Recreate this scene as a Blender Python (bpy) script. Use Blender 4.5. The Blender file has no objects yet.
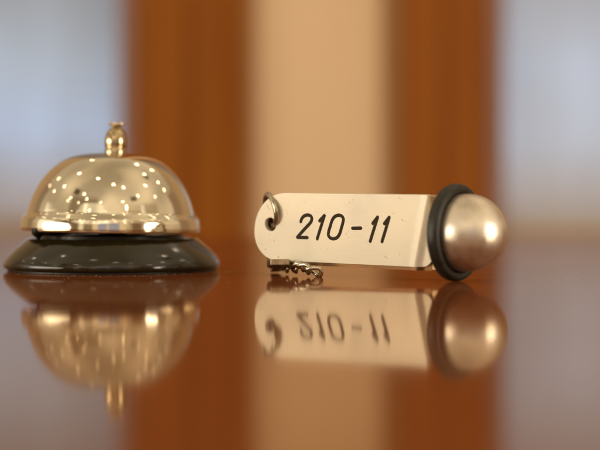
import bpy, bmesh, math, random
from mathutils import Vector, Matrix
random.seed(7)
PI = math.pi
S = 0.001                       # everything small is written in millimetres
scene = bpy.context.scene
COL = scene.collection

# ------------------------------------------------------------------ helpers
def link(o, parent=None):
    COL.objects.link(o)
    if parent is not None:
        o.parent = parent
    return o

def tag(o, label=None, cat=None, group=None, kind=None):
    if label: o['label'] = label
    if cat: o['category'] = cat
    if group: o['group'] = group
    if kind: o['kind'] = kind
    return o

def empty(name, loc, label=None, cat=None, group=None):
    o = bpy.data.objects.new(name, None)
    o.location = Vector(loc) * S
    o.empty_display_size = 0.01
    link(o)
    return tag(o, label, cat, group)

def mesh_obj(name, bm, mat, parent=None, smooth=True, loc=(0, 0, 0), angle=None):
    bmesh.ops.recalc_face_normals(bm, faces=bm.faces)
    me = bpy.data.meshes.new(name)
    bm.to_mesh(me); bm.free()
    me.materials.append(mat)
    if smooth:
        me.polygons.foreach_set('use_smooth', [True] * len(me.polygons))
        if angle is not None:
            me.set_sharp_from_angle(angle=math.radians(angle))
    o = bpy.data.objects.new(name, me)
    o.location = Vector(loc) * S
    return link(o, parent)

def lathe(bm, prof, n=128, mat=Matrix.Identity(4), wob=None):
    """profile of (radius, height) in mm spun about local z"""
    rings = []
    for r, z in prof:
        if r < 1e-6:
            rings.append([bm.verts.new(mat @ (Vector((0, 0, z)) * S))])
        else:
            row = []
            for i in range(n):
                a = 2 * PI * i / n
                rr = r if wob is None else r * wob(a, z)
                row.append(bm.verts.new(mat @ (Vector((rr * math.cos(a), rr * math.sin(a), z)) * S)))
            rings.append(row)
    for A, B in zip(rings, rings[1:]):
        for i in range(n):
            j = (i + 1) % n
            if len(A) == 1 and len(B) == 1: continue
            if len(A) == 1: bm.faces.new((A[0], B[i], B[j]))
            elif len(B) == 1: bm.faces.new((A[i], A[j], B[0]))
            else: bm.faces.new((A[i], A[j], B[j], B[i]))
    return rings

def catmull(pts, sub=8, closed=False):
    out = []
    n = len(pts)
    segs = n if closed else n - 1
    g = (lambda i: pts[i % n]) if closed else (lambda i: pts[max(0, min(n - 1, i))])
    for i in range(segs):
        p0, p1, p2, p3 = (Vector(g(i - 1)), Vector(g(i)), Vector(g(i + 1)), Vector(g(i + 2)))
        for k in range(sub):
            t = k / sub
            out.append(0.5 * ((2 * p1) + (p2 - p0) * t + (2 * p0 - 5 * p1 + 4 * p2 - p3) * t * t
                              + (3 * p1 - p0 - 3 * p2 + p3) * t ** 3))
    if not closed: out.append(Vector(pts[-1]))
    return out

def sweep(bm, pts, rad, closed=False, n=12, up=None, ru=None):
    """tube through pts (mm); 'up' fixes the axes, ru is the radius along up"""
    pts = [Vector(p) for p in pts]
    m = len(pts)
    ru = rad if ru is None else ru
    rows = []
    ref = Vector(up) if up is not None else None
    nrm = None
    for i, p in enumerate(pts):
        a = pts[(i - 1) % m] if (closed or i > 0) else p
        b = pts[(i + 1) % m] if (closed or i < m - 1) else p
        t = (b - a).normalized()
        if ref is not None:
            side = t.cross(ref).normalized(); u2 = ref
        else:
            if nrm is None:
                nrm = t.orthogonal().normalized()
            nrm = (nrm - t * nrm.dot(t)).normalized()
            u2 = nrm; side = t.cross(u2)
        rows.append((p, t, side, u2))
    def ring(p, side, u2, k=1.0):
        return [bm.verts.new((p + side * math.cos(2 * PI * q / n) * rad * k + u2 * math.sin(2 * PI * q / n) * ru * k) * S) for q in range(n)]
    R = []
    if not closed:
        p, t, s, u2 = rows[0]
        for e in (0.15, 0.5, 0.8):
            R.append(ring(p - t * rad * math.cos(math.asin(e)), s, u2, e))
    for p, t, s, u2 in rows: R.append(ring(p, s, u2))
    if not closed:
        p, t, s, u2 = rows[-1]
        for e in (0.8, 0.5, 0.15):
            R.append(ring(p + t * rad * math.cos(math.asin(e)), s, u2, e))
    pairs = list(zip(R, R[1:])) + ([(R[-1], R[0])] if closed else [])
    for A, B in pairs:
        for q in range(n):
            bm.faces.new((A[q], A[(q + 1) % n], B[(q + 1) % n], B[q]))
    if not closed:
        bm.faces.new(R[0]); bm.faces.new(list(reversed(R[-1])))

def box(bm, x0, x1, y0, y1, z0, z1, mat=Matrix.Identity(4)):
    v = [bm.verts.new(mat @ (Vector((x, y, z)) * S)) for x in (x0, x1) for y in (y0, y1) for z in (z0, z1)]
    for f in ((0, 1, 3, 2), (4, 6, 7, 5), (0, 4, 5, 1), (2, 3, 7, 6), (0, 2, 6, 4), (1, 5, 7, 3)):
        bm.faces.new([v[i] for i in f])

def bevel(o, w, seg=3, angle=35):
    m = o.modifiers.new('bevel', 'BEVEL'); m.width = w * S; m.segments = seg
    m.limit_method = 'ANGLE'; m.angle_limit = math.radians(angle)
    m.harden_normals = False
    return o

# ------------------------------------------------------------------ materials
def new_mat(name):
    m = bpy.data.materials.new(name); m.use_nodes = True
    nt = m.node_tree
    return m, nt, nt.nodes['Principled BSDF']

def noise(nt, scale, detail=4, rough=0.5, stretch=None, coord='Object', dist=0.0):
    tc = nt.nodes.new('ShaderNodeTexCoord')
    n = nt.nodes.new('ShaderNodeTexNoise')
    n.inputs['Scale'].default_value = scale; n.inputs['Detail'].default_value = detail
    n.inputs['Roughness'].default_value = rough; n.inputs['Distortion'].default_value = dist
    if stretch:
        mp = nt.nodes.new('ShaderNodeMapping'); mp.inputs['Scale'].default_value = stretch
        nt.links.new(tc.outputs[coord], mp.inputs[0]); nt.links.new(mp.outputs[0], n.inputs['Vector'])
    else:
        nt.links.new(tc.outputs[coord], n.inputs['Vector'])
    return n

def ramp(nt, src, stops):
    r = nt.nodes.new('ShaderNodeValToRGB')
    e = r.color_ramp.elements
    while len(e) < len(stops): e.new(0.5)
    for el, (p, c) in zip(e, stops):
        el.position = p; el.color = (c, c, c, 1) if isinstance(c, (int, float)) else (*c, 1)
    nt.links.new(src, r.inputs[0])
    return r

def bump(nt, bsdf, src, strength, dist):
    b = nt.nodes.new('ShaderNodeBump')
    b.inputs['Strength'].default_value = strength; b.inputs['Distance'].default_value = dist
    nt.links.new(src, b.inputs['Height']); nt.links.new(b.outputs[0], bsdf.inputs['Normal'])

def metal(name, c0, c1, r0, r1, scale=120, bmp=0.0, bscale=400, stretch=None, metallic=1.0):
    m, nt, b = new_mat(name)
    n = noise(nt, scale, 5, 0.6, stretch)
    nt.links.new(ramp(nt, n.outputs['Fac'], [(0.35, c0), (0.65, c1)]).outputs[0], b.inputs['Base Color'])
    n2 = noise(nt, scale * 2.7, 5, 0.6, stretch)
    nt.links.new(ramp(nt, n2.outputs['Fac'], [(0.3, r0), (0.7, r1)]).outputs[0], b.inputs['Roughness'])
    b.inputs['Metallic'].default_value = metallic
    if bmp:
        n3 = noise(nt, bscale, 3, 0.5)
        bump(nt, b, n3.outputs['Fac'], bmp, 0.0002)
    return m

M_dome = metal('polished_gold_nickel', (0.74, 0.66, 0.50), (0.80, 0.73, 0.57), 0.05, 0.10, 60, 0.02, 45)
M_knob = metal('polished_brass', (0.44, 0.34, 0.20), (0.58, 0.46, 0.28), 0.06, 0.14, 200)
M_ball = metal('satin_bronze_nickel', (0.72, 0.64, 0.52), (0.86, 0.78, 0.65), 0.32, 0.46, 130, 0.16, 500)
M_link = metal('worn_brass_links', (0.42, 0.37, 0.27), (0.80, 0.74, 0.60), 0.08, 0.22, 300)
M_ring = metal('tarnished_steel_ring', (0.36, 0.31, 0.23), (0.64, 0.57, 0.44), 0.18, 0.35, 300)
M_key = metal('dull_brass_key', (0.30, 0.22, 0.13), (0.46, 0.35, 0.22), 0.3, 0.5, 300)
M_dark = metal('blackened_steel', (0.02, 0.018, 0.015), (0.04, 0.035, 0.03), 0.3, 0.45, 200)
M_bar = metal('bar_shaded_metal', (0.16, 0.08, 0.035), (0.26, 0.14, 0.06), 0.3, 0.42, 120, metallic=0.8)  # dark brown paints in the shade of the strip below the face
M_neck = metal('neck_metal', (0.66, 0.47, 0.26), (0.74, 0.54, 0.31), 0.3, 0.42, 120, metallic=0.6)

# tag face: pale satin metal with fine wear, small dents near the edges
m, nt, b = new_mat('ivory_satin_tag')
n = noise(nt, 45, 6, 0.6)
base = ramp(nt, n.outputs['Fac'], [(0.3, (0.86, 0.78, 0.60)), (0.7, (0.91, 0.84, 0.67))])
n2 = noise(nt, 420, 6, 0.7, dist=0.6)
spk = ramp(nt, n2.outputs['Fac'], [(0.64, 0.0), (0.71, 1.0)])
mx = nt.nodes.new('ShaderNodeMix'); mx.data_type = 'RGBA'
nt.links.new(spk.outputs[0], mx.inputs[0]); nt.links.new(base.outputs[0], mx.inputs[6])
mx.inputs[7].default_value = (0.22, 0.14, 0.07, 1)
nt.links.new(mx.outputs[2], b.inputs['Base Color'])
b.inputs['Metallic'].default_value = 0.3
nt.links.new(ramp(nt, n.outputs['Fac'], [(0.3, 0.36), (0.7, 0.46)]).outputs[0], b.inputs['Roughness'])
bump(nt, b, noise(nt, 260, 6, 0.7, (1, 1, 6)).outputs['Fac'], 0.12, 0.0002)
M_tag = m

m, nt, b = new_mat('engraved_paint')
n = noise(nt, 900, 4)
nt.links.new(ramp(nt, n.outputs['Fac'], [(0.3, (0.030, 0.018, 0.006)), (0.7, (0.055, 0.033, 0.012))]).outputs[0], b.inputs['Base Color'])
b.inputs['Roughness'].default_value = 0.6
b.inputs['Specular IOR Level'].default_value = 0.25
M_ink = m

m, nt, b = new_mat('black_rubber')
n = noise(nt, 500, 6, 0.65)
nt.links.new(ramp(nt, n.outputs['Fac'], [(0.3, (0.008, 0.007, 0.004)), (0.72, (0.022, 0.018, 0.010))]).outputs[0], b.inputs['Base Color'])
nt.links.new(ramp(nt, n.outputs['Fac'], [(0.3, 0.38), (0.7, 0.55)]).outputs[0], b.inputs['Roughness'])
bump(nt, b, noise(nt, 1500, 4).outputs['Fac'], 0.15, 0.0002)
M_rubber = m

m, nt, b = new_mat('black_olive_enamel')
n = noise(nt, 70, 5, 0.6)
nt.links.new(ramp(nt, n.outputs['Fac'], [(0.3, (0.012, 0.009, 0.003)), (0.7, (0.022, 0.016, 0.005))]).outputs[0], b.inputs['Base Color'])
nt.links.new(ramp(nt, n.outputs['Fac'], [(0.3, 0.07), (0.7, 0.13)]).outputs[0], b.inputs['Roughness'])
b.inputs['IOR'].default_value = 1.55
bump(nt, b, noise(nt, 70, 4).outputs['Fac'], 0.22, 0.0008)
M_enamel = m

# varnished red-brown counter
m, nt, b = new_mat('varnished_mahogany')
n = noise(nt, 9, 8, 0.62, (0.35, 5.0, 1.0), dist=0.5)
c1 = ramp(nt, n.outputs['Fac'], [(0.25, (0.125, 0.038, 0.013)), (0.55, (0.185, 0.056, 0.019)), (0.8, (0.26, 0.080, 0.028))])
n2 = noise(nt, 2600, 2, 0.5)
sp = ramp(nt, n2.outputs['Fac'], [(0.735, 0.0), (0.76, 1.0)])
n3 = noise(nt, 14, 3, 0.5)
ar = ramp(nt, n3.outputs['Fac'], [(0.5, 0.0), (0.7, 0.5)])
mul = nt.nodes.new('ShaderNodeMath'); mul.operation = 'MULTIPLY'
nt.links.new(sp.outputs[0], mul.inputs[0]); nt.links.new(ar.outputs[0], mul.inputs[1])
mx = nt.nodes.new('ShaderNodeMix'); mx.data_type = 'RGBA'
nt.links.new(mul.outputs[0], mx.inputs[0]); nt.links.new(c1.outputs[0], mx.inputs[6])
mx.inputs[7].default_value = (0.55, 0.38, 0.25, 1)
nt.links.new(mx.outputs[2], b.inputs['Base Color'])
b.inputs['IOR'].default_value = 1.46
b.inputs['Specular Tint'].default_value = (1.0, 0.82, 0.70, 1)
n4 = noise(nt, 30, 5, 0.6, (0.6, 1.5, 1))
nt.links.new(ramp(nt, n4.outputs['Fac'], [(0.3, 0.046), (0.6, 0.062), (0.75, 0.10)]).outputs[0], b.inputs['Roughness'])
bump(nt, b, noise(nt, 22, 3, 0.5, (0.5, 1.2, 1)).outputs['Fac'], 0.012, 0.0008)
b.inputs['Specular IOR Level'].default_value = 0.0
gl = nt.nodes.new('ShaderNodeBsdfGlossy'); gl.inputs['Color'].default_value = (1.0, 0.88, 0.74, 1)     # reddish varnish
for l_ in list(nt.links):
    if l_.to_node == b and l_.to_socket.name in ('Roughness', 'Normal'):
        nt.links.new(l_.from_socket, gl.inputs[l_.to_socket.name])
fr_ = nt.nodes.new('ShaderNodeFresnel'); fr_.inputs['IOR'].default_value = 1.62
mn = nt.nodes.new('ShaderNodeMath'); mn.operation = 'MINIMUM'; nt.links.new(fr_.outputs[0], mn.inputs[0]); mn.inputs[1].default_value = 0.50
ms = nt.nodes.new('ShaderNodeMixShader'); nt.links.new(mn.outputs[0], ms.inputs[0]); nt.links.new(b.outputs[0], ms.inputs[1]); nt.links.new(gl.outputs[0], ms.inputs[2])
nt.links.new(ms.outputs[0], [n_ for n_ in nt.nodes if n_.type == 'OUTPUT_MATERIAL'][0].inputs['Surface'])
M_counter = m

def matte(name, ca, cb, scale, stretch, rough=0.6, spec=0.1, glow=None):
    m, nt, b = new_mat(name)
    n = noise(nt, scale, 4, 0.5, stretch)
    nt.links.new(ramp(nt, n.outputs['Fac'], [(0.3, ca), (0.7, cb)]).outputs[0], b.inputs['Base Color'])
    b.inputs['Roughness'].default_value = rough
    b.inputs['Specular IOR Level'].default_value = spec
    bump(nt, b, n.outputs['Fac'], 0.1, 0.002)
    if glow:      # emission added to lift the surface's brightness
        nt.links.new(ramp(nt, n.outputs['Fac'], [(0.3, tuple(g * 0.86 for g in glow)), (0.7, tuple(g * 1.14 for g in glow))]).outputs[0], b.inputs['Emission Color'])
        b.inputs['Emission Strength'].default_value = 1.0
    return m
def glow_wall(name, ca, cb, stops):
    # added emission paints daylight onto the plain wall: warm and dim low down, cool in the middle, greyer towards the top
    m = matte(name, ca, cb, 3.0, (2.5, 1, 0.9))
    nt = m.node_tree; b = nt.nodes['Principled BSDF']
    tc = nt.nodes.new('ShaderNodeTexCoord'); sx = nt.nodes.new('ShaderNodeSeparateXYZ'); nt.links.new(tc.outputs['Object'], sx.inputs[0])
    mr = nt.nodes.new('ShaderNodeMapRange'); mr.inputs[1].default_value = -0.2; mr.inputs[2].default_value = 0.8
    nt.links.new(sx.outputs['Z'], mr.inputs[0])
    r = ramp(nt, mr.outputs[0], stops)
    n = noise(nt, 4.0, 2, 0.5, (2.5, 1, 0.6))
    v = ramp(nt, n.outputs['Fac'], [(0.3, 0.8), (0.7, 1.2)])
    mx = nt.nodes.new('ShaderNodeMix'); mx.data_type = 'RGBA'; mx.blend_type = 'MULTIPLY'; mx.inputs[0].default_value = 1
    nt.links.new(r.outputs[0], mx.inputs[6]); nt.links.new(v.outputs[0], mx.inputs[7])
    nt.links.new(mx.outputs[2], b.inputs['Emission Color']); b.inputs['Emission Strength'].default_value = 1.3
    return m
M_wall_l = glow_wall('cool_grey_glow_wall', (0.27, 0.28, 0.29), (0.31, 0.32, 0.32), [(0.18, (0.09, 0.05, 0.04)), (0.24, (0.14, 0.13, 0.15)), (0.35, (0.17, 0.24, 0.36)), (0.46, (0.15, 0.20, 0.27)), (0.58, (0.10, 0.13, 0.17)), (0.85, (0.02, 0.01, 0.01))])
M_wall_r = glow_wall('pale_grey_glow_wall', (0.32, 0.32, 0.31), (0.36, 0.35, 0.34), [(0.18, (0.09, 0.05, 0.03)), (0.24, (0.15, 0.14, 0.15)), (0.33, (0.19, 0.23, 0.30)), (0.46, (0.18, 0.23, 0.31)), (0.58, (0.13, 0.16, 0.21)), (0.85, (0.02, 0.01, 0.01))])
M_cream = matte('cream_plaster', (0.60, 0.46, 0.30), (0.68, 0.52, 0.35), 2.0, (1, 1, 1))
M_pillar = matte('orange_brown_wood', (0.26, 0.074, 0.006), (0.37, 0.118, 0.012), 5.0, (5, 1, 0.25), 0.45)
M_pillar2 = matte('red_brown_wood', (0.28, 0.080, 0.008), (0.38, 0.118, 0.014), 5.0, (6, 1, 0.25), 0.45)
M_panel = matte('tan_panel', (0.74, 0.48, 0.245), (0.78, 0.52, 0.275), 3.0, (3, 1, 0.3), glow=(0.10, 0.08, 0.05))  # faint glow added to brighten the panel; it is no lamp
M_edge_shade = matte('tan_edge_shade', (0.52, 0.28, 0.11), (0.56, 0.31, 0.125), 3.0, (3, 1, 0.3))  # darker tan that paints shade along the panel's sides
M_rail = matte('honey_wood', (0.43, 0.30, 0.19), (0.48, 0.34, 0.215), 5.0, (0.5, 1, 5))

M_rail2 = matte('grey_brown_wood', (0.38, 0.29, 0.23), (0.42, 0.32, 0.255), 5.0, (0.5, 1, 5))

# ------------------------------------------------------------------ counter and background
bm = bmesh.new()
box(bm, -1500, 1500, -900, 650, -40, 0)
bmesh.ops.subdivide_edges(bm, edges=bm.edges, cuts=1)
ctr = mesh_obj('counter_top', bm, M_counter, smooth=False)
bevel(ctr, 5, 3)
tag(ctr, kind='structure')

D = 2000.0      # the wall stands 2.6 m beyond the camera
def slab(name, x0, x1, y0, y1, z0, z1, mat, bev=0, parent=None):
    b_ = bmesh.new(); box(b_, x0, x1, y0, y1, z0, z1)
    o = mesh_obj(name, b_, mat, parent, smooth=False)
    if bev: bevel(o, bev, 3)
    return o
XL, XA, XB, XR = -281, -90, 170, 320
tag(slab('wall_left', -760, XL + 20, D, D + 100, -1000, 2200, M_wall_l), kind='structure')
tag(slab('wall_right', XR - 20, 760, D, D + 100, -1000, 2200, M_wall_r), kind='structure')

tag(slab('wall_far_left', -2600, -760, D - 20, D + 100, -1000, 2200, M_cream), kind='structure')
tag(slab('wall_far_right', 760, 2600, D - 20, D + 100, -1000, 2200, M_cream), kind='structure')

M_edge = matte('dull_pink_brown_trim', (0.34, 0.20, 0.155), (0.39, 0.24, 0.185), 5.0, (5, 1, 0.25))
def pillar(x0, x1, mat, label, nboard):
    r = empty('wooden_pillar', ((x0 + x1) / 2, D - 30, -1000), label, 'pillar', 'wooden pillars of the back wall')
    w = (x1 - x0) / nboard
    for i in range(nboard):
        bb = bmesh.new()
        cx = (x0 + x1) / 2
        box(bb, x0 + i * w - cx + 1.5, x0 + (i + 1) * w - cx - 1.5, -12, 40, 0, 3200)
        bevel(mesh_obj('board', bb, mat, r, smooth=False), 4)
    sd = -1 if x0 < 0 else 1
    c_ = (x1 - x0) / 2 * sd
    bb = bmesh.new(); box(bb, min(c_, c_ + 27 * sd) + (1 if sd > 0 else 0), max(c_, c_ + 27 * sd) - (1 if sd < 0 else 0), 0, 28, 0, 3200)
    mesh_obj('edge_trim', bb, M_edge, r, smooth=False)
    bb = bmesh.new(); box(bb, x0 - (x0 + x1) / 2 + 4, x1 - (x0 + x1) / 2 - 4, -2, 36, 2, 3190)
    mesh_obj('core', bb, mat, r, smooth=False)
pillar(XL, XA, M_pillar, 'wide orange brown wood pillar behind the bell', 2)
pillar(XB, XR, M_pillar2, 'narrower brown wood pillar behind the knob of the key fob', 2)
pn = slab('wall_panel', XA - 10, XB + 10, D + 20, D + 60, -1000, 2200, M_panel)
mesh_t = slab('edge_shade', XA - 9, XA + 16, D + 8, D + 18, -1000, 2200, M_edge_shade); mesh_t.parent = pn  # added strip, stands for the panel's shaded edge
mesh_t = slab('edge_shade', XB - 30, XB + 9, D + 8, D + 18, -1000, 2200, M_edge_shade); mesh_t.parent = pn
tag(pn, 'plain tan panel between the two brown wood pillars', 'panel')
rl = slab('wall_rail', XR + 28, 755, D - 30, D - 3, -54, -16, M_rail, 5)
tag(rl, 'honey wood rail along the pale grey wall at right', 'rail')
rl = slab('wall_rail', -755, XL - 28, D - 30, D - 3, -60, -2, M_rail2, 5)
tag(rl, 'grey brown wood rail along the cool grey wall at left', 'rail')

# ------------------------------------------------------------------ reception bell
BX, BY = -80.3, 50.0
bell = empty('reception_bell', (BX, BY, 0), 'polished gold toned desk bell on a round black base', 'desk bell')
bm = bmesh.new()
lathe(bm, [(0, 0.7), (44.4, 0.7), (45.3, 1.0), (45.9, 1.8), (46.05, 2.7), (45.8, 3.7), (45.0, 5.1), (43.6, 6.9), (41.7, 8.8), (39.9, 10.4), (38.2, 11.8),
           (37.0, 12.8), (36.3, 13.4), (35.7, 13.75), (34.9, 13.85), (34.0, 13.6), (33.3, 13.2), (0, 13.2)], 192)
mesh_obj('base', bm, M_enamel, bell, angle=50)
bm = bmesh.new()
lathe(bm, [(0, 0.02), (43.8, 0.02), (44.2, 0.2), (44.2, 0.9), (0, 0.9)], 128)
mesh_obj('base_pad', bm, M_rubber, bell, angle=40)
bm = bmesh.new()
lathe(bm, [(0, 13.1), (30, 13.1), (30.4, 13.4), (30.2, 15.0), (29.4, 15.4), (0, 15.4)], 128)
mesh_obj('base_plate', bm, M_dark, bell, angle=40)
bm = bmesh.new()
lathe(bm, [(0, 15.2), (6, 15.2), (6, 20), (3, 21), (2.6, 49), (0, 49)], 48)
mesh_obj('post', bm, M_dark, bell, angle=40)

tilt = Matrix.Translation(Vector((-0.7, 0, 0)) * S) @ Matrix.Translation(Vector((0, 0, 18)) * S) @ Matrix.Rotation(math.radians(0.9), 4, 'Y') @ Matrix.Translation(Vector((0, 0, -18)) * S)
outer_key = [(37.9, 16.7), (38.1, 17.2), (38.05, 18.5), (37.85, 20.2), (37.7, 21.6), (37.3, 22.5), (36.5, 23.2), (35.75, 23.9), (35.4, 24.8),
             (34.9, 26.6), (33.9, 29.8), (32.4, 33.4), (30.2, 37.4), (27.4, 41.1), (24.2, 44.2), (20.3, 46.9), (15.8, 48.7), (10.5, 49.7), (5.0, 50.0), (2.0, 50.0)]
sm = catmull([(r, z, 0) for r, z in outer_key[8:]], 5)
outer = outer_key[:8] + [(p.x, p.y) for p in sm]
inner = [(max(r - 0.9, 1.2), z - (0.0 if z < 30 else 0.9 * (z - 30) / 20)) for r, z in reversed(outer)]
inner[-1] = (37.3, 16.7)
bm = bmesh.new()
rings = lathe(bm, outer + inner, 224, tilt)
for i in range(224):
    j = (i + 1) % 224
    bm.faces.new((rings[-1][i], rings[-1][j], rings[0][j], rings[0][i]))
    
dome = mesh_obj('dome', bm, M_dome, bell, angle=60)

ktm = tilt @ Matrix.Translation(Vector((1.5, 0, 0)) * S)
bm = bmesh.new()
kp = [(0, 48.5), (4.0, 48.5), (4.5, 49.0), (4.7, 50.0), (4.7, 51.0), (4.45, 51.9), (4.3, 52.2), (4.5, 52.6), (4.7, 53.8), (4.75, 55.2),
      (4.55, 56.8), (4.1, 58.4), (3.3, 59.9), (2.3, 60.8), (1.5, 61.2), (1.3, 61.6), (0, 61.6)]
lathe(bm, kp, 64, ktm)
plunger = mesh_obj('plunger', bm, M_knob, bell, angle=60)
bm = bmesh.new()
lathe(bm, [(0, 61.3), (1.3, 61.3), (2.6, 61.9), (3.2, 62.5), (3.1, 62.9), (2.3, 62.75), (1.2, 62.2), (0, 62.0)], 60, ktm,
      wob=lambda a, z: 1.0 + (0.14 * math.cos(5 * a + 0.6) if z > 61.5 else 0))
mesh_obj('plunger_cap', bm, M_knob, plunger, angle=60)

# striker lever with its pointed end showing in the gap at left
bm = bmesh.new()
sweep(bm, [(-2, -6, 17.6), (-12, -16, 17.2), (-22, -25, 16.6), (-27.5, -24.5, 16.2)], 1.1, n=10)
mesh_obj('striker_lever', bm, M_dark, bell)
bm = bmesh.new()
lathe(bm, [(0, 13.4), (0.6, 13.6), (1.0, 14.5), (2.2, 15.4), (2.8, 16.3), (2.6, 18.5), (0, 18.5)], 24, Matrix.Translation(Vector((-27.5, -24.5, 0)) * S))
mesh_obj('striker_tip', bm, M_dark, bell, angle=50)

# ------------------------------------------------------------------ key fob
TH, RO, TI = math.radians(36), math.radians(7), math.radians(0.8)
O = Vector((58.0, -41.0, 18.05))
ax = Vector((math.cos(TH) * math.cos(TI), -math.sin(TH) * math.cos(TI), -math.sin(TI)))   # towards the knob
nf = Vector((-math.sin(TH), -math.cos(TH), 0))
up0 = ax.cross(nf).normalized()
if up0.z < 0: up0 = -up0
ev = (up0 * math.cos(RO) + nf * math.sin(RO)).normalized()
ew = (nf * math.cos(RO) - up0 * math.sin(RO)).normalized()
eu = -ax
root = Vector((O.x, O.y, 0))
def P(u, v, w): return O + eu * u + ev * v + ew * w - root     # local mm of the fob
fob = empty('key_fob', root, 'pale metal hotel key tag numbered 210-11 with satin ball end', 'key tag')

# the ball end: lathe about the axis
fm = Matrix.Translation((O - root) * S) @ Matrix((( *[0]*4, ), ( *[0]*4, ), ( *[0]*4, ), (0, 0, 0, 1)))
e1 = nf.copy(); e2 = ax.cross(e1).normalized()
fm = Matrix(((e1.x, e2.x, ax.x, (O - root).x * S), (e1.y, e2.y, ax.y, (O - root).y * S), (e1.z, e2.z, ax.z, (O - root).z * S), (0, 0, 0, 1)))
prof = [(0, -2.2), (13.2, -2.2), (13.9, -1.6), (14.2, 0), (14.25, 2.5), (14.25, 4.4)]
for k in range(1, 25):
    t = k / 24 * PI / 2
    prof.append((14.25 * math.cos(t) if k < 24 else 0, 4.4 + 14.5 * math.sin(t)))
bm = bmesh.new(); lathe(bm, prof, 128, fm)
mesh_obj('ball_end', bm, M_ball, fob, angle=50)

# rubber bumper ring
bm = bmesh.new()
n1, n2 = 128, 28
def sup(c, e): return math.copysign(abs(c) ** e, c)
vs = [[bm.verts.new(fm @ (Vector(((16.1 + 1.92 * sup(math.cos(b_), 0.8)) * math.cos(a_), (16.1 + 1.92 * sup(math.cos(b_), 0.8)) * math.sin(a_), -0.6 + 2.5 * sup(math.sin(b_), 0.8))) * S))
       for b_ in [2 * PI * q / n2 for q in range(n2)]] for a_ in [2 * PI * i / n1 for i in range(n1)]]
for i in range(n1):
    for q in range(n2):
        bm.faces.new((vs[i][q], vs[(i + 1) % n1][q], vs[(i + 1) % n1][(q + 1) % n2], vs[i][(q + 1) % n2]))
mesh_obj('rubber_ring', bm, M_rubber, fob)

# plate outline helper
def outline(u, u0, u1, h0, h1, rt0, rb0, rt1, rb1):
    """v range at u; u1 is the far (left) end, u0 the ring end; corner radii top/bottom at each end"""
    top, bot = h1, h0
    def cut(d, r): return 0 if d >= r else r - math.sqrt(max(0, r * r - (r - d) ** 2))
    top -= max(cut(u1 - u, rt1), cut(u - u0, rt0)); bot += max(cut(u1 - u, rb1), cut(u - u0, rb0))
    return bot, top

def plate(name, u0, u1, h0, h1, rads, wf, wb, mat, front_fn=None, nu=120, nv=24, bev=0.35):
    us = []
    for i in range(nu + 1):
        t = i / nu
        us.append(u0 + (u1 - u0) * (0.5 - 0.5 * math.cos(PI * t)) * 0.5 + (u1 - u0) * t * 0.5)
    us[0] += 0.02; us[-1] -= 0.02
    bm_ = bmesh.new(); F, B = [], []
    for u in us:
        b0, t0 = outline(u, u0, u1, h0, h1, *rads)
        fr, br = [], []
        for k in range(nv + 1):
            v = b0 + (t0 - b0) * k / nv
            dw = front_fn(u, v) if front_fn else 0
            fr.append(bm_.verts.new(P(u, v, wf + dw) * S)); br.append(bm_.verts.new(P(u, v, wb + dw * 0.8) * S))
        F.append(fr); B.append(br)
    for i in range(nu):
        for k in range(nv):
            bm_.faces.new((F[i][k], F[i + 1][k], F[i + 1][k + 1], F[i][k + 1]))
            bm_.faces.new((B[i][k], B[i][k + 1], B[i + 1][k + 1], B[i + 1][k]))
        for k in (0, nv):
            bm_.faces.new((F[i][k], F[i + 1][k], B[i + 1][k], B[i][k]))
    for i in (0, nu):
        for k in range(nv):
            bm_.faces.new((F[i][k], F[i][k + 1], B[i][k + 1], B[i][k]))
    return mesh_obj(name, bm_, mat, fob, angle=40)

def bend(u, v):
    ub = 14.2 - 0.27 * v
    t = (ub - u) / 2.8
    t = max(0.0, min(1.0, t)); t = t * t * (3 - 2 * t)
    return -0.75 * t + 0.32 * math.exp(-((ub - u + 0.2) / 1.5) ** 2)
UL = 93.0
bar = plate('bar', 12.0, UL - 0.6, -14.9, 13.4, (0.3, 0.3, 17.4, 11.0), 0.35, -3.6, M_bar, bend)
neck = plate('neck', 1.6, 11.98, -14.5, 13.5, (0.3, 0.3, 0.3, 0.3), 0.6, -3.4, M_neck, bend, nu=30)
face = plate('tag_face', 10.2, UL, -13.2, 14.0, (0.4, 5.0, 17.0, 10.2), 2.2, 0.35 - 0.02, M_tag, bend)
neck_m = bmesh.new()
# cut the hole in both plates with a boolean
HU, HV = 85.2, 2.8
def px_to_plate(x, y, w):
    """point of the tag plane seen at photo pixel (x, y): returns (u, v)"""
    cam = Vector((0, -600, 30)); f = 1518.0
    d = Vector(((x - 300) / f, 1.0, -(y - 200) / f))
    p0 = O + ew * w
    t = (p0 - cam).dot(ew) / d.dot(ew)
    q = cam + d * t - O
    return q.dot(eu), q.dot(ev)
HU, HV = px_to_plate(270.5, 224.5, 2.2)
bmc = bmesh.new()
r_h = 2.8
A = [bmc.verts.new(P(HU + r_h * math.cos(2 * PI * i / 48), HV + r_h * math.sin(2 * PI * i / 48), 6) * S) for i in range(48)]
Bv = [bmc.verts.new(P(HU + r_h * math.cos(2 * PI * i / 48), HV + r_h * math.sin(2 * PI * i / 48), -8) * S) for i in range(48)]
for i in range(48): bmc.faces.new((A[i], A[(i + 1) % 48], Bv[(i + 1) % 48], Bv[i]))
bmc.faces.new(A); bmc.faces.new(list(reversed(Bv)))
cutter = mesh_obj('hole_cutter', bmc, M_tag, fob, smooth=False)
for o in (bar, face):
    mo = o.modifiers.new('hole', 'BOOLEAN'); mo.operation = 'DIFFERENCE'; mo.object = cutter; mo.solver = 'EXACT'
bpy.context.view_layer.update()
dg = bpy.context.evaluated_depsgraph_get()
for o in (bar, face):
    me = bpy.data.meshes.new_from_object(o.evaluated_get(dg))
    o.modifiers.clear(); o.data = me
bpy.data.objects.remove(cutter, do_unlink=True)
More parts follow.
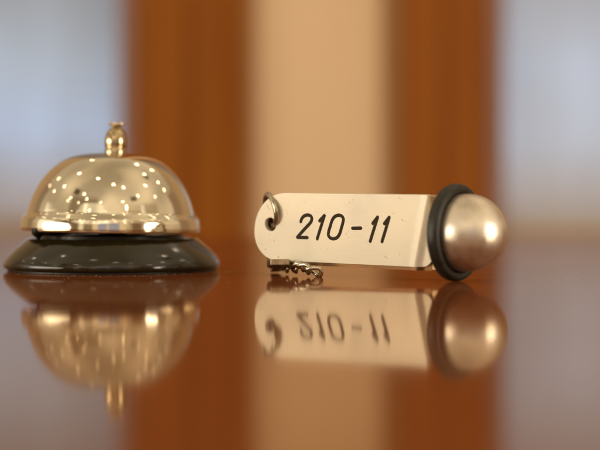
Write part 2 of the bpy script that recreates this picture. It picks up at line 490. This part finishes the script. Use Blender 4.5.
neck_m.free()
for o in (bar, face, neck): bevel(o, 0.45, 3, 45)

# engraved, dark filled number: each stroke a flattened rounded bead let into the face
Z = lambda x, y: (285 + x / 5.0, 205 + y / 5.0)
strokes = []
two = catmull([(79, 83, 0), (84, 68, 0), (96, 55, 0), (112, 50, 0), (127, 54, 0), (134, 66, 0), (131, 82, 0), (120, 97, 0)], 6)
strokes.append(([(p.x, p.y) for p in two] + [(100, 118), (80, 140), (62, 161)], False))
strokes.append(([(62, 162), (85, 162.5), (111, 163)], False))
strokes.append(([(173, 79), (197, 53)], False)); strokes.append(([(197, 53), (179, 111), (161, 169)], False))
zero = catmull([(268, 51, 0), (284, 56, 0), (292, 70, 0), (289, 90, 0), (282, 115, 0), (274, 142, 0), (262, 161, 0), (244, 169, 0), (226, 164, 0),
                (217, 150, 0), (219, 130, 0), (227, 104, 0), (235, 78, 0), (248, 59, 0)], 5, True)
strokes.append(([(p.x, p.y) for p in zero], True))
strokes.append(([(338, 116.5), (358, 116), (379, 115.5)], False))
strokes.append(([(439, 92), (463, 61)], False)); strokes.append(([(463, 61), (444, 122), (426, 181)], False))
strokes.append(([(497, 93), (521, 62)], False)); strokes.append(([(521, 62), (503, 124), (485, 183)], False))
bm = bmesh.new()
for pts, cl in strokes:
    q = []
    for x, y in pts:
        u, v = px_to_plate(*Z(x, y), 2.2)
        q.append(P(u, v, 2.19))
    sweep(bm, q, 0.72, cl, n=14, up=ew, ru=0.07)
mesh_obj('number', bm, M_ink, fob)

# ------------------------------------------------------------------ small ring through the hole
def Wp(u, v, w): return P(u, v, w) + root
rr = 6.1
fr = (ew * 0.56 - eu * 0.83).normalized()
cdir = (ev * 0.98 + eu * 0.15).normalized()
hc = Wp(HU, HV, 0)
rc = hc + cdir * (rr - 0.4)
ring_base = Vector((rc.x, rc.y, rc.z - rr))
pts = [rc - ring_base + (cdir * math.cos(t) + fr * math.sin(t)) * rr for t in [2 * PI * i / 64 for i in range(64)]]
bm = bmesh.new(); sweep(bm, pts, 1.15, True, n=14)
o = mesh_obj('split_ring', bm, M_ring, None, loc=ring_base)
tag(o, 'small tarnished metal ring looped through the hole of the key tag', 'ring')

# ------------------------------------------------------------------ chain bunched under the left end, and a small key behind it
def link_pts(c, d, n_, L, Wd, tw=0.0):
    d = Vector(d).normalized(); n_ = Vector(n_); n_ = (n_ - d * n_.dot(d)).normalized(); s = d.cross(n_)
    out = []
    for i in range(40):
        t = 2 * PI * i / 40
        c_, s_ = math.cos(t), math.sin(t)
        x = L * sup(c_, 0.8); y = Wd * sup(s_, 0.8)
        a = tw * (x / L)
        out.append(Vector(c) + d * x + s * (y * math.cos(a)) + n_ * (y * math.sin(a)))
    return out
chain_base = Vector((4, -6, 0))
chain = empty('chain', chain_base, 'short length of twisted brass chain bunched under the left end of the tag', 'chain')
back = hc + cdir * 1.0 - ew * (rr + 0.0)
path = catmull([tuple(back), (-13, 26, 10.5), (-10, 20, 4.6), (-5, 10, 3.0), (-0.5, -1, 3.6), (3.0, -6.5, 3.0), (7.5, -9.0, 1.9)], 12)
d_acc, last, centers = 0, path[0], [(path[0], path[1] - path[0])]
for a_, b_ in zip(path, path[1:]):
    d_acc += (b_ - a_).length
    if d_acc > 4.6:
        centers.append((b_, b_ - a_)); d_acc = 0
for i, (c, d) in enumerate(centers):
    c = Vector(c)
    n_ = Vector((0.25, 0.6, 1)) if i % 2 == 0 else Vector((0.9, -0.5, 0.35))
    ext = 2.6 if i % 2 == 0 else 1.9
    zc = max(c.z, 0.85 + (0.3 if i % 2 == 0 else 1.7))
    c = Vector((c.x, c.y, zc))
    bm = bmesh.new(); sweep(bm, [p - chain_base for p in link_pts(c, d, n_, 3.2, 2.0, 0.7)], 0.85, True, n=10)
    mesh_obj('chain_link', bm, M_link, chain)

key = empty('key', (-8.5, 6, 0), 'dull brass key lying under the lower left corner of the tag', 'key')
km = Matrix.Translation(Vector((0, 0, 4.3)) * S) @ Matrix.Rotation(math.radians(4), 4, 'Z') @ Matrix.Rotation(math.radians(-9), 4, 'X')
bm = bmesh.new()
pts2 = [(-3.6, -8), (3.8, -8), (4.6, -4), (4.2, 2), (2.4, 5), (-2.4, 5), (-4.4, 2), (-4.9, -4)]
lo = [bm.verts.new(km @ (Vector((x, y, -1.2)) * S)) for x, y in pts2]; hi = [bm.verts.new(km @ (Vector((x, y, 1.2)) * S)) for x, y in pts2]
bm.faces.new(hi); bm.faces.new(list(reversed(lo)))
for i in range(8): bm.faces.new((lo[i], lo[(i + 1) % 8], hi[(i + 1) % 8], hi[i]))
bevel(mesh_obj('bow', bm, M_key, key, smooth=False), 0.3)
bm = bmesh.new()
bl = [(-2.3, 5.2), (2.3, 5.2), (2.3, 8), (1.4, 9), (2.2, 10.5), (1.2, 12), (2.2, 13.5), (1.3, 15), (2.1, 16.5), (0.8, 20), (-2.3, 20)]
lo = [bm.verts.new(km @ (Vector((x, y, -0.9)) * S)) for x, y in bl]; hi = [bm.verts.new(km @ (Vector((x, y, 0.9)) * S)) for x, y in bl]
bm.faces.new(hi); bm.faces.new(list(reversed(lo)))
for i in range(len(bl)): bm.faces.new((lo[i], lo[(i + 1) % len(bl)], hi[(i + 1) % len(bl)], hi[i]))
bevel(mesh_obj('blade', bm, M_key, key, smooth=False), 0.15)

# ------------------------------------------------------------------ dust on the varnish
bm = bmesh.new()
rd = random.Random(3)
for i in range(620):
    x = rd.uniform(-150, 150); y = rd.uniform(-170, 70)
    if i % 6 == 0:      # more of it gathers round the foot of the bell
        a_ = rd.uniform(PI, 2 * PI); q_ = 46 + abs(rd.gauss(0, 6)); x = BX + q_ * math.cos(a_); y = BY + q_ * math.sin(a_)
    r_ = rd.choice((0.05, 0.06, 0.08, 0.11, 0.15))
    mt_ = Matrix.Translation(Vector((x, y, r_ * 0.5)) * S) @ Matrix.Diagonal((r_ * S * rd.uniform(0.8, 2.0), r_ * S, r_ * S * 0.6, 1))
    bmesh.ops.create_icosphere(bm, subdivisions=1, radius=1.0, matrix=mt_)
M_dust = matte('pale_dust', (0.36, 0.27, 0.20), (0.46, 0.36, 0.27), 300, (1, 1, 1))
tag(mesh_obj('dust', bm, M_dust), 'fine pale dust specks scattered over the glossy counter', 'dust', kind='stuff')

# ------------------------------------------------------------------ light: small ceiling spots, two windows, an added fill, a warm room
def lamp(kind, loc, energy, color, **k):
    l = bpy.data.lights.new('scene_lamp', kind); l.energy = energy; l.color = color
    for a, v in k.items(): setattr(l, a, v)
    o = bpy.data.objects.new('scene_lamp', l); o.location = loc; link(o)
    return o
def aim(o, target):
    o.rotation_euler = (Vector(target) - o.location).to_track_quat('-Z', 'Y').to_euler()
WARM = (1.0, 0.80, 0.56)
spots = []
for gx in (-3.0, -2.1, -1.3, -0.6, 0.2, 1.0, 1.8, 2.7):
    for gy in (-6.5, -4.8, -3.4, -2.2, -1.0, 0.1, 1.2):
        if random.random() < 0.82:
            spots.append((gx + random.uniform(-.35, .35), gy + random.uniform(-.45, .45)))
for x, y in spots:
    lamp('POINT', (x, y, 1.9 + random.uniform(-0.1, 0.1)), 1.35, WARM, shadow_soft_size=0.025)
a = lamp('AREA', (2.2, -1.15, 0.33), 26, (1.0, 0.92, 0.80), shape='ELLIPSE', size=1.0, size_y=1.0); aim(a, (0.06, -0.04, 0.02))
a = lamp('AREA', (-2.6, -1.05, 0.34), 27, (1.0, 0.93, 0.80), shape='ELLIPSE', size=2.2, size_y=0.62); aim(a, (-0.02, 0.0, 0.02))
a = lamp('AREA', (-1.2, -3.2, 1.5), 7, (1.0, 0.86, 0.66), shape='ELLIPSE', size=3.4, size_y=1.5); aim(a, (0.0, 0.0, 0.02))  # unseen soft fill, added to brighten the tag face

w = bpy.data.worlds.new('World'); scene.world = w; w.use_nodes = True
nt = w.node_tree; bg = nt.nodes['Background']
tc = nt.nodes.new('ShaderNodeTexCoord')
sx = nt.nodes.new('ShaderNodeSeparateXYZ'); nt.links.new(tc.outputs['Generated'], sx.inputs[0])
mr = nt.nodes.new('ShaderNodeMapRange'); mr.inputs[1].default_value = -1; mr.inputs[2].default_value = 1
nt.links.new(sx.outputs['Z'], mr.inputs[0])
r = ramp(nt, mr.outputs[0], [(0.0, (0.10, 0.05, 0.03)), (0.47, (0.24, 0.13, 0.07)), (0.53, (0.46, 0.32, 0.19)), (0.64, (0.66, 0.50, 0.32)), (0.84, (0.78, 0.61, 0.41)), (1.0, (0.60, 0.46, 0.29))])
nz = nt.nodes.new('ShaderNodeTexNoise'); nz.inputs['Scale'].default_value = 1.3; nz.inputs['Detail'].default_value = 1
nt.links.new(tc.outputs['Generated'], nz.inputs['Vector'])
r2 = ramp(nt, nz.outputs['Fac'], [(0.38, 0.68), (0.62, 1.25)])
mx = nt.nodes.new('ShaderNodeMix'); mx.data_type = 'RGBA'; mx.blend_type = 'MULTIPLY'; mx.inputs[0].default_value = 1
nt.links.new(r.outputs[0], mx.inputs[6]); nt.links.new(r2.outputs[0], mx.inputs[7])
cur = mx.outputs[2]
def M(op, a, b=None):
    n = nt.nodes.new('ShaderNodeMath'); n.operation = op
    for k, v in enumerate((a, b)):
        if v is None: continue
        if isinstance(v, (int, float)): n.inputs[k].default_value = v
        else: nt.links.new(v, n.inputs[k])
    return n.outputs[0]
az = M('ARCTAN2', sx.outputs['X'], M('MULTIPLY', sx.outputs['Y'], -1.0))     # 0 = the room's far side, + to the right
def band(src, a, b, soft):
    n = nt.nodes.new('ShaderNodeMapRange'); n.interpolation_type = 'SMOOTHSTEP'
    n.inputs[1].default_value = a - soft; n.inputs[2].default_value = a + soft; nt.links.new(src, n.inputs[0])
    n2 = nt.nodes.new('ShaderNodeMapRange'); n2.interpolation_type = 'SMOOTHSTEP'
    n2.inputs[1].default_value = b - soft; n2.inputs[2].default_value = b + soft; nt.links.new(src, n2.inputs[0])
    return M('SUBTRACT', n.outputs[0], n2.outputs[0])
def patch(a0, a1, z0, z1, col, soft=0.015, op=1.0):
    global cur
    k = M('MULTIPLY', M('MULTIPLY', band(az, math.radians(a0), math.radians(a1), soft), band(sx.outputs['Z'], z0, z1, soft)), op)
    m_ = nt.nodes.new('ShaderNodeMix'); m_.data_type = 'RGBA'
    nt.links.new(k, m_.inputs[0]); nt.links.new(cur, m_.inputs[6]); m_.inputs[7].default_value = (*col, 1)
    cur = m_.outputs[2]
# the rest of the hotel lobby, as the bell mirrors it: doorways, dark openings, bright windows, ceiling hatches
patch(-58, -14, -0.1, 0.66, (0.27, 0.19, 0.11), 0.07)
patch(30, 80, 0.0, 0.5, (0.46, 0.34, 0.20), 0.07)
patch(-16, 26, -0.08, 0.42, (0.80, 0.58, 0.34))
patch(-9, 18, -0.05, 0.34, (0.36, 0.34, 0.40))
patch(2, 5, -0.05, 0.34, (0.70, 0.52, 0.34))
patch(-60, -36, -0.15, 0.40, (0.20, 0.12, 0.06), 0.03)
patch(-34, -28, -0.15, 0.55, (0.95, 0.80, 0.56))
patch(34, 47, -0.15, 0.30, (0.22, 0.12, 0.06), 0.03)
patch(52, 58, -0.15, 0.50, (1.0, 0.84, 0.6))
patch(-100, -72, -0.1, 0.36, (1.25, 1.08, 0.82), 0.04)
patch(108, 130, -0.1, 0.5, (0.30, 0.18, 0.10), 0.04)
patch(-128, -112, -0.1, 0.5, (0.30, 0.2, 0.12), 0.04)
patch(-62, -50, 0.66, 0.74, (0.12, 0.08, 0.04)); patch(40, 50, 0.60, 0.67, (0.14, 0.09, 0.05)); patch(100, 112, 0.80, 0.85, (0.14, 0.09, 0.05))
nt.links.new(cur, bg.inputs[0]); bg.inputs[1].default_value = 1.1

# ------------------------------------------------------------------ camera
cd = bpy.data.cameras.new('camera'); cam = bpy.data.objects.new('camera', cd); link(cam)
cam.location = (0, -0.6, 0.030)
cd.sensor_width = 36; cd.lens = 1518 / 600 * 36
cam.rotation_euler = (math.radians(90), 0, 0)
cd.shift_y = -25 / 600            # horizon a little above the middle
cd.clip_start = 0.01; cd.clip_end = 100
cd.dof.use_dof = True; cd.dof.focus_distance = 0.586; cd.dof.aperture_fstop = 0.091 / 0.0155
scene.camera = cam
scene.view_settings.view_transform = 'Standard'; scene.view_settings.look = 'None'
scene.view_settings.exposure = 0; scene.view_settings.gamma = 1
scene.render.engine = 'CYCLES'
scene.cycles.use_denoising = True
scene.cycles.max_bounces = 8
scene.cycles.sample_clamp_indirect = 6
